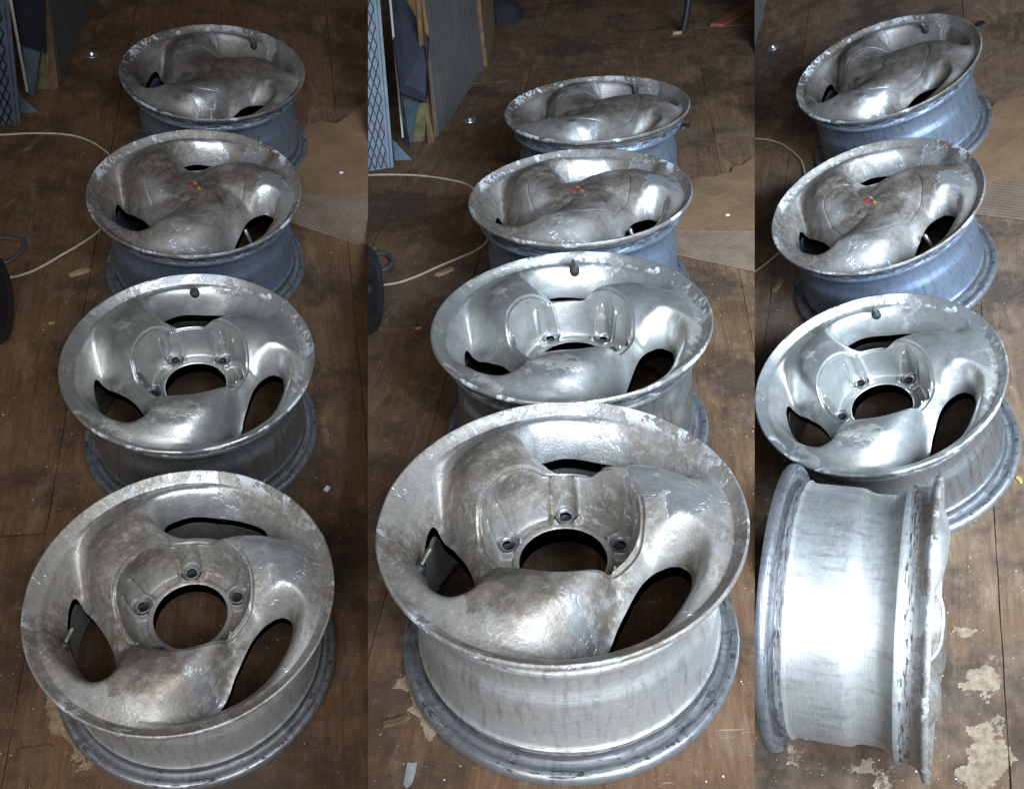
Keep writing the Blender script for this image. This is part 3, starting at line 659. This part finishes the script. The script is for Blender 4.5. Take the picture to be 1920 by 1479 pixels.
LEAN = {
 1: dict(mesh=((-4.963, 9.561, 0), (-4.636, 9.444, 1.6), (-.87, -.49, 0)), stick=((-5.003, 9.995, .15), (-4.627, 9.447, 1.6)),
   dark=[(-4.774, 9.754, .9), (-4.612, 9.944, .72), (-4.451, 9.907, 1.4), (-4.30, 9.9, 2.1), (-4.56, 9.52, 2.1)],
   tri=[(-4.971, 9.741, .25), (-4.834, 9.817, .006), (-5.027, 9.753, .006)],
   teal=[(-4.993, 9.999, .12), (-4.976, 10.081, .006), (-4.689, 9.962, .72), (-4.818, 9.848, .85)],
   yellow=[(-5.012, 10.268, .006), (-4.872, 10.324, .006), (-4.658, 10.079, .66), (-4.701, 10.008, .68)],
   strip=[(-4.849, 10.292, .006), (-4.771, 10.346, .006), (-4.595, 10.211, .85), (-4.49, 10.13, 1.6), (-4.57, 10.10, 1.6)],
   ply=[(-4.795, 10.528, .006), (-4.984, 12.647, .006), (-4.72, 12.35, 1.45), (-4.533, 10.235, 1.45)]),
 2: dict(mesh=((-1.914, 11.107, 0), (-1.816, 11.605, 1.9), (-.974, -.225, 0)), stick=((-1.849, 11.745, .15), (-1.701, 11.562, 1.9)),
   dark=[(-1.682, 11.211, .9), (-1.4, 11.316, .72), (-1.293, 11.636, 1.4), (-1.638, 12.172, 1.75), (-1.75, 12.2, 2.2), (-1.78, 12.1, 2.2)],
   tri=[(-1.919, 11.427, .25), (-1.691, 11.302, .006), (-1.924, 11.335, .006)],
   teal=[(-1.845, 11.88, .12), (-1.762, 11.697, .006), (-1.508, 11.403, .72), (-1.709, 11.408, .85)],
   yellow=[(-1.753, 11.921, .006), (-1.566, 11.935, .006), (-1.448, 11.579, .62), (-1.552, 11.548, .64)],
   strip=[(-1.519, 11.792, .006), (-1.437, 11.849, .006), (-1.338, 11.467, .95), (-1.30, 11.5, 1.9), (-1.37, 11.5, 1.9)],
   ply=[(-1.399, 12.032, .006), (-.854, 14.897, .006), (-.845, 14.55, 1.5), (-1.345, 12.30, 1.95)])}
def sheet(name, k, pts, th, mat, label, cat, group=None, toward=None):
    P_ = [V3(p) for p in pts]; nn = (P_[1] - P_[0]).cross(P_[-1] - P_[0]).normalized()
    cam_l = V3((0, 0, DECK[k]['H']))
    if nn.dot(cam_l - P_[0]) > 0: nn = -nn          # thickness goes to the far side
    v, f = slab(pts, nn * th); o = deck_mesh(name, k, v, f, mat); tag(o, label, cat, group); return o
for k in (1, 2):
    L = LEAN[k]; nm = NAME[k]
    # expanded-metal sheet in its steel frame
    a, b, dx = V3(L['mesh'][0]), V3(L['mesh'][1]), V3(L['mesh'][2]); upv = (b - a) / b.z; Wd, Hh = .95, 2.5
    root = deck_root('mesh_panel', k, (a.x, a.y, 0)); tag(root, f'blue-grey expanded-metal panel leaning at the edge of the {nm} floor', 'metal panel', 'leaning expanded-metal panels')
    nrm = dx.cross(upv).normalized()
    if nrm.dot(V3((0, 0, DECK[k]['H'])) - a) < 0: nrm = -nrm
    pt = lambda x, y, z=0: a + dx * x + upv * y + nrm * z
    v, f = slab([pt(.0, .01), pt(Wd, .01), pt(Wd, Hh), pt(0, Hh)], -nrm * .012); deck_mesh('backing_sheet', k, v, f, M_MESH, root=root)
    for x0, x1, z1 in ((0, .035, .035), (.05, .075, .02)):
        v, f = slab([pt(x0, .01, z1), pt(x1, .01, z1), pt(x1, Hh, z1), pt(x0, Hh, z1)], -nrm * (z1 - .003)); deck_mesh('frame_bar', k, v, f, M_MESH, root=root)
    cw, chh = .085, .20; V = []; F = []
    for i in range(12):
        for j in range(13):
            for sx in (0, 1):
                x0 = .08 + i * cw * .9; y0 = .02 + j * chh + (chh / 2 if False else 0)
                p0, p1 = (pt(x0, y0 + sx * chh, .012), pt(x0 + cw * .9, y0 + (1 - sx) * chh, .012)); vv, ff = tube([p0, p1], .0075, 4); kk = len(V); V += vv; F += [tuple(q + kk for q in g) for g in ff]
    st = deck_mesh('metal_strands', k, V, F, M_STRAND, root=root); st['kind'] = 'stuff'
    a, b = V3(L['stick'][0]), V3(L['stick'][1]); e = b + (b - a) * .35
    v, f = slab([a, a + V3((.022, 0.02, 0)), e + V3((.022, .02, 0)), e], (0.006, -.02, 0)); tag(deck_mesh('painted_strip', k, v, f, M_WHITE), f'thin chipped white strip leaning beside the mesh panel on the {nm} floor', 'strip', 'leaning scraps')
    sheet('board', k, L['dark'], .03, M_NAVY, f'dark navy board leaning behind the white strip on the {nm} floor', 'board', 'leaning scraps')
    sheet('metal_offcut', k, L['tri'], .012, M_BLUE, f'pale blue triangular offcut at the foot of the {nm} mesh panel', 'offcut', 'leaning scraps')
    sheet('painted_sheet', k, L['teal'], .012, M_TEAL, f'teal painted sheet under the dark board on the {nm} floor', 'sheet', 'leaning scraps')
    sheet('painted_sheet', k, L['yellow'], .012, M_YELLOW, f'stained yellow sheet beside the teal one on the {nm} floor', 'sheet', 'leaning scraps')
    sheet('wood_strip', k, L['strip'], .03, M_PLYE, f'splintered brown wood strip before the plywood on the {nm} floor', 'wood strip', 'leaning scraps')
    # plywood with a ragged layered edge
    pl = [V3(p) for p in L['ply']]; nn = (pl[1] - pl[0]).cross(pl[3] - pl[0]).normalized()
    if nn.dot(V3((0, 0, DECK[k]['H'])) - pl[0]) > 0: nn = -nn
    root = deck_root('plywood_sheet', k, tuple(pl[0])); tag(root, f'grey weathered plywood sheet on edge at the back of the {nm} floor', 'plywood', 'plywood sheets on edge')
    v, f = slab(pl, nn * .02); deck_mesh('face_veneer', k, v, f, M_PLY, root=root)
    for li in range(3):
        o0 = nn * (.022 + li * .035); back = (pl[1] - pl[0]).normalized() * .01 * (li % 2)
        edge0, edge1 = pl[0] + o0 + back, pl[3] + o0 + back; n_ = 14; ptsA = []
        for q in range(n_ + 1):
            ptsA.append(edge0.lerp(edge1, q / n_) - (pl[1] - pl[0]).normalized() * random.uniform(-.005, .025))
        far0, far1 = pl[1] + o0, pl[2] + o0
        v, f = slab(ptsA + [far1, far0], nn * .032); deck_mesh('inner_ply', k, v, f, M_PLYE, root=root)
sheet('board', 2, [(-1.718, 12.413, 1.7), (-1.488, 11.86, .85), (-1.36, 12.16, 1.35), (-1.40, 12.32, 1.95), (-1.74, 12.5, 1.95)], .02, M_OCHRE, 'ochre board showing above the dark navy board on the middle floor', 'board', 'leaning scraps')
sheet('plywood_sheet', 2, [(-.80, 14.95, .006), (-.70, 17.15, .006), (-.70, 17.2, .9), (-.79, 14.7, 1.3)], .06, M_PLYE, 'brown edge-on plywood sheet behind the grey one on the middle floor', 'plywood')
sheet('plywood_sheet', 3, [(.60, 13.75, .006), (1.35, 15.9, .006), (1.2, 15.7, 1.2), (.5, 13.55, 1.2)], .06, M_PLY, 'corner of a grey plywood sheet at the back of the right floor', 'plywood')

# cardboard: flat part and torn corrugated strip
CARD = {1: ([(-2.0, 9.45), (-1.9, 9.8), (-1.78, 9.95), (-1.712, 10.07), (-1.62, 10.22), (-1.555, 10.283), (-1.45, 10.27), (-1.36, 10.25), (-1.30, 10.33), (-1.239, 10.447), (-1.19, 10.5), (-1.15, 10.62), (-1.08, 10.72), (-1.0, 10.95), (-.2, 11.6), (-.2, 8.93), (-.80, 8.865), (-1.2, 8.80), (-1.566, 8.781), (-1.8, 8.75)],
            [(-1.62, 8.781), (-.3, 8.90), (-.3, 8.0), (-.723, 8.04), (-.86, 8.0), (-1.0, 8.12), (-1.3, 8.2), (-1.52, 8.267), (-1.66, 8.3)]),
        2: ([(1.2, 9.5), (1.45, 9.75), (1.60, 9.9), (1.695, 9.952), (1.80, 9.98), (1.93, 9.96), (2.0, 10.03), (2.14, 10.057), (2.2, 10.2), (2.30, 10.22), (2.489, 10.45), (3.2, 10.9), (2.6, 8.5), (2.1, 8.556), (1.7, 8.62), (1.334, 8.717), (1.1, 8.72)],
            [(1.25, 8.73), (2.7, 8.48), (2.5, 7.6), (1.94, 7.78), (1.78, 7.86), (1.6, 8.0), (1.42, 8.1), (1.287, 8.207), (1.2, 8.25)]),
        3: ([(2.2, 9.35), (2.45, 9.75), (2.636, 9.996), (2.72, 10.0), (2.80, 10.08), (2.864, 10.057), (3.054, 9.98), (3.5, 10.1), (3.5, 8.1), (2.539, 8.564), (2.35, 8.68), (2.204, 8.758), (2.05, 8.8)],
            [(2.1, 8.79), (3.4, 8.15), (3.2, 7.5), (2.313, 7.961), (2.2, 8.08), (2.006, 8.269), (1.95, 8.35)])}
for k in CARD:
    flat, torn = CARD[k]
    c0 = V3((sum(p[0] for p in flat) / len(flat), sum(p[1] for p in flat) / len(flat), 0))
    root = deck_root('cardboard_sheet', k, tuple(c0)); tag(root, f'flattened torn brown cardboard on the floor beside the {NAME[k]} row', 'cardboard', 'cardboard beside the rows')
    v, f = slab([(x, y, .028) for x, y in flat], (0, 0, -.022)); deck_mesh('flat_sheet', k, v, [tuple(reversed(q)) for q in f], M_CARD, root=root)
    # folds pressed into the sheet
    (ax, ay), (bx, by) = DECK[k]['line']; dr = V3((bx - ax, by - ay, 0)).normalized(); pe = V3((dr.y, -dr.x, 0))
    for u0, v0, u1, v1 in ((-.15, -.35, .5, .3), (.0, .25, .6, -.1), (-.2, -.15, .2, -.4)):
        p0 = c0 + pe * u0 + dr * v0 + V3((0, 0, .029)); p1 = c0 + pe * u1 + dr * v1 + V3((0, 0, .029)); w_ = (p1 - p0).cross(V3((0, 0, 1))).normalized() * .005
        deck_mesh('fold_line', k, [p0 - w_, p0 + w_, p1 + w_, p1 - w_, p0 + V3((0, 0, .0025)), p1 + V3((0, 0, .0025))], [(0, 4, 5, 3), (4, 1, 2, 5)], M_CARD, root=root)
    # corrugated strip as ridged sheet: rows of flutes clipped to the torn outline
    tdir = (pe * .88 - dr * .47).normalized(); cdir = V3((-tdir.y, tdir.x, 0)); V = []; F = []
    xs = [V3((x, y, 0)).dot(cdir) for x, y in torn]; q = min(xs)
    while q < max(xs):
        strip = clip_poly(torn, [(tuple((cdir * q).xy), tuple(cdir.xy)), (tuple((cdir * (q + .042)).xy), tuple((-cdir).xy))])
        if len(strip) >= 3:
            ts = [V3((x, y, 0)).dot(tdir) for x, y in strip]; t0, t1 = min(ts), max(ts)
            n_ = 5; kk = len(V)
            for i in range(n_ + 1):
                zz = .012 + .012 * math.sin(math.pi * i / n_)
                for tt in (t0, t1): V.append(tdir * tt + cdir * (q + .042 * i / n_) + V3((0, 0, zz)))
            F += [(kk + 2 * i, kk + 2 * i + 1, kk + 2 * i + 3, kk + 2 * i + 2) for i in range(n_)]
        q += .042
    st = deck_mesh('corrugated_strip', k, V, F, M_FLUTE, root=root, sharp=60)

# white cord, dark cable, black reel
CORD = {1: [(-6.2, 9.0), (-5.6, 9.15), (-5.086, 9.259), (-4.706, 9.368), (-4.293, 9.397), (-3.942, 9.227), (-3.62, 8.85), (-3.46, 8.3), (-3.552, 7.755), (-3.82, 7.296), (-4.001, 7.046), (-4.206, 6.919), (-4.6, 6.86)],
        2: [(-2.9, 10.95), (-2.215, 10.885), (-1.871, 10.83), (-1.527, 10.726), (-1.184, 10.542), (-.927, 10.318), (-.72, 9.85), (-.62, 9.25), (-.712, 8.721), (-1.117, 8.379), (-1.48, 8.104), (-1.771, 8.043), (-2.3, 8.0)],
        3: [(-.3, 11.6), (.158, 11.383), (.423, 11.067), (.553, 10.686), (.591, 10.365), (.5, 9.8), (.3, 9.3), (.033, 8.923), (-.366, 8.685), (-.9, 8.5)]}
for k in CORD:
    v, f = tube(spline([(x, y, .022) for x, y in CORD[k]], 10), .0130, 8)
    tag(deck_mesh('cord', k, v, f, M_CORD, sharp=60), f'dirty white cord looping on the floor beside the {NAME[k]} row', 'cord', 'cords on the floor')
CAB = {1: [(-5.2, 7.3), (-4.75, 7.46), (-4.47, 7.5), (-4.252, 7.483), (-4.181, 7.366), (-4.232, 7.191), (-4.334, 7.109), (-4.7, 7.0)], 2: [(-2.3, 8.6), (-1.95, 8.72), (-1.80, 8.72), (-1.70, 8.649), (-1.654, 8.466), (-1.735, 8.343), (-1.9, 8.27), (-2.3, 8.2)]}
REEL = {1: (-3.97, 6.22, .42, 100), 2: (-1.70, 7.3, .40, 84)}
for k in CAB:
    v, f = tube(spline([(x, y, .03) for x, y in CAB[k]], 10), .022, 8); tag(deck_mesh('cable', k, v, f, M_CABLE, sharp=60), f'dark grey cable loop at the outer edge of the {NAME[k]} floor', 'cable', 'dark cables on the floor')
    x, y, rr, ang = REEL[k]; root = deck_root('castor_wheel', k, (x, y, 0)); tag(root, f'black rubber castor wheel at the outer edge of the {NAME[k]} floor', 'castor', 'black castor wheels')
    axd = V3((math.sin(math.radians(ang)), -math.cos(math.radians(ang)), 0)); Mx = Matrix.Translation((x, y, rr)) @ axd.to_track_quat('Z', 'Y').to_matrix().to_4x4()
    for nm_, prof, mat in (('tyre', [(rr * .62, .05), (rr * .8, .075), (rr * .95, .06), (rr, .02), (rr, -.02), (rr * .95, -.06), (rr * .8, -.075), (rr * .62, -.05)], RUBBER), ('hub_disc', [(0, .045), (rr * .12, .06), (rr * .2, .03), (rr * .55, .025), (rr * .66, .055), (rr * .66, -.05), (0, -.05)], M_BLACK)):
        V, F = lathe(prof, 40); deck_mesh(nm_, k, [Mx @ V3(q) for q in V], F, mat, root=root, sharp=45)

# small things lying about
for k, (x, y) in {1: (-4.629, 11.224), 2: (-.991, 12.559), 3: (.868, 13.597)}.items():
    root = deck_root('washer', k, (x, y, 0)); tag(root, f'zinc washer with bolt head in the floor behind the {NAME[k]} row', 'washer', 'washers on the floor')
    V, F = lathe([(.05, .02), (.092, .016), (.096, .004)], 28); deck_mesh('washer_ring', k, [(x + a, y + b, c) for a, b, c in V], F, M_ZINC, root=root, sharp=40)
    V, F = lathe([(0, .05), (.03, .046), (.042, .03), (.05, .012)], 12); deck_mesh('bolt_head', k, [(x + a, y + b, c) for a, b, c in V], F, M_ZINC, root=root, sharp=40)
def chip(name, k, x, y, L_, W_, H_, ang, mat, label, cat, group):
    c, s_ = math.cos(math.radians(ang)), math.sin(math.radians(ang)); n_ = 7; top = []
    base = [(-1, -1), (-.2, -1.15), (.8, -.9), (1.1, .1), (.9, 1), (-.1, .9), (-1.05, .8)]
    pts = [(x + (a * L_ * c - b * W_ * s_) * random.uniform(.85, 1.1), y + (a * L_ * s_ + b * W_ * c) * 1, .006) for a, b in base]
    pts = [(x + (a * L_ * c - b * W_ * s_), y + (a * L_ * s_ + b * W_ * c), .006) for a, b in [(a * random.uniform(.88, 1.08), b * random.uniform(.85, 1.1)) for a, b in base]]
    v = [V3(p) for p in pts] + [V3((x + (p[0] - x) * .82, y + (p[1] - y) * .82, H_ * random.uniform(.8, 1.1))) for p in pts]
    f = [tuple(range(n_, 2 * n_))] + [(i, (i + 1) % n_, n_ + (i + 1) % n_, n_ + i) for i in range(n_)]
    tag(deck_mesh(name, k, v, f, mat), label, cat, group)
chip('wood_chip', 1, -3.553, 7.113, .11, .03, .03, 35, M_CHIP, 'small tan wood chip left of the emblem wheel in the left row', 'wood chip', 'wood chips')
chip('wood_chip', 2, -1.081, 8.238, .11, .03, .03, 35, M_CHIP, 'small tan wood chip left of the emblem wheel in the middle row', 'wood chip', 'wood chips')
chip('wood_chip', 3, -.154, 8.337, .11, .032, .03, 50, M_CHIP, 'small tan wood chip left of the emblem wheel in the right row', 'wood chip', 'wood chips')
chip('splinter', 1, -4.676, 9.276, .25, .035, .02, 78, M_TWIG, 'long brown splinter under the white cord on the left floor', 'splinter', 'splinters')
chip('splinter', 2, -1.666, 10.641, .25, .035, .02, 95, M_TWIG, 'long brown splinter under the white cord on the middle floor', 'splinter', 'splinters')
chip('splinter', 2, -1.86, 9.08, .26, .03, .03, 80, M_TWIG, 'brown splinter just above the cable loop on the middle floor', 'splinter', 'splinters')
chip('splinter', 1, -4.62, 7.95, .26, .03, .03, 70, M_TWIG, 'brown splinter just above the cable loop on the left floor', 'splinter', 'splinters')
chip('splinter', 1, -2.42, 2.33, .12, .022, .02, 10, M_TWIG, 'brown splinter by the peeled patch at the front of the left floor', 'splinter', 'splinters')
chip('splinter', 2, -1.06, 3.06, .085, .022, .02, 15, M_TWIG, 'brown splinter by the peeled patch at the front of the middle floor', 'splinter', 'splinters')
chip('flake', 1, -.735, 4.685, .032, .022, .02, 60, M_FLAKE, 'white flake right of the nearest wheel in the left row', 'flake', 'flakes on the floor')
chip('flake', 1, -3.598, 6.377, .03, .018, .012, 20, M_YEL, 'yellow flake left of the clean wheel in the left row', 'flake', 'flakes on the floor')
chip('flake', 2, -1.276, 7.216, .03, .018, .012, 20, M_YEL, 'yellow flake left of the clean wheel in the middle row', 'flake', 'flakes on the floor')
chip('flake', 2, -.945, 2.742, .026, .075, .006, -5, M_SMEAR, 'white smear of paint at the front of the middle floor', 'flake', 'flakes on the floor')
chip('flake', 1, -1.161, 9.242, .026, .018, .038, 20, M_FLAKE, 'white flake lying on the left cardboard', 'flake', 'flakes on the floor')
chip('flake', 2, 1.9, 8.966, .026, .02, .038, 20, M_FLAKE, 'white flake lying on the middle cardboard', 'flake', 'flakes on the floor')
chip('flake', 2, 2.347, 15.76, .085, .03, .05, 0, M_CHIP, 'cream wooden chip beside the foot of the black pole', 'wood chip', 'wood chips')
chip('scrap', 2, 1.84, 11.613, .09, .05, .04, 20, M_BLACK, 'black scrap right of the farthest wheel in the middle row', 'scrap', 'black scraps')
chip('scrap', 3, 3.213, 11.832, .09, .05, .04, 20, M_BLACK, 'black scrap right of the farthest wheel in the right row', 'scrap', 'black scraps')
chip('flake', 3, 1.15, 4.95, .016, .04, .012, 10, M_YEL, 'thin yellow flake right of the upright wheel', 'flake', 'flakes on the floor')
v, f = tube([(2.453, 15.82, .02), (2.50, 15.84, .25), (2.62, 15.9, 1.1)], .055, 12); tag(deck_mesh('pole', 2, v, f, M_BLACK, sharp=50), 'black pole standing at the back of the middle floor', 'pole')
sheet('wooden_stick', 2, [(2.93, 16.02, .05), (3.13, 15.93, .05), (4.3, 17.3, .08), (4.1, 17.55, .08)], .05, M_REDW, 'reddish brown stick lying at the back right of the middle floor', 'stick')
# a dropped black cloth
V = []; F = []; n1_, n2_ = 22, 9
for i in range(n1_):
    for j in range(n2_):
        a = 2 * math.pi * i / n1_; h = j / (n2_ - 1); q = 1 + .35 * mnoise.noise(V3((math.cos(a) * 1.6, math.sin(a) * 1.6, h * 2.5)))
        V.append((-.55 + math.cos(a) * .32 * q * math.cos(h * 1.5) * (1.35 if math.cos(a) > 0 else .8), 17.75 + math.sin(a) * .42 * q * math.cos(h * 1.5), .006 + .38 * math.sin(h * 1.5) * (1.1 - .45 * math.cos(a)) * q))
for i in range(n1_):
    for j in range(n2_ - 1): F.append((i * n2_ + j, ((i + 1) % n1_) * n2_ + j, ((i + 1) % n1_) * n2_ + j + 1, i * n2_ + j + 1))
tag(deck_mesh('cloth', 2, V, F, M_CLOTH, sharp=60), 'crumpled black cloth behind the plywood on the middle floor', 'cloth')
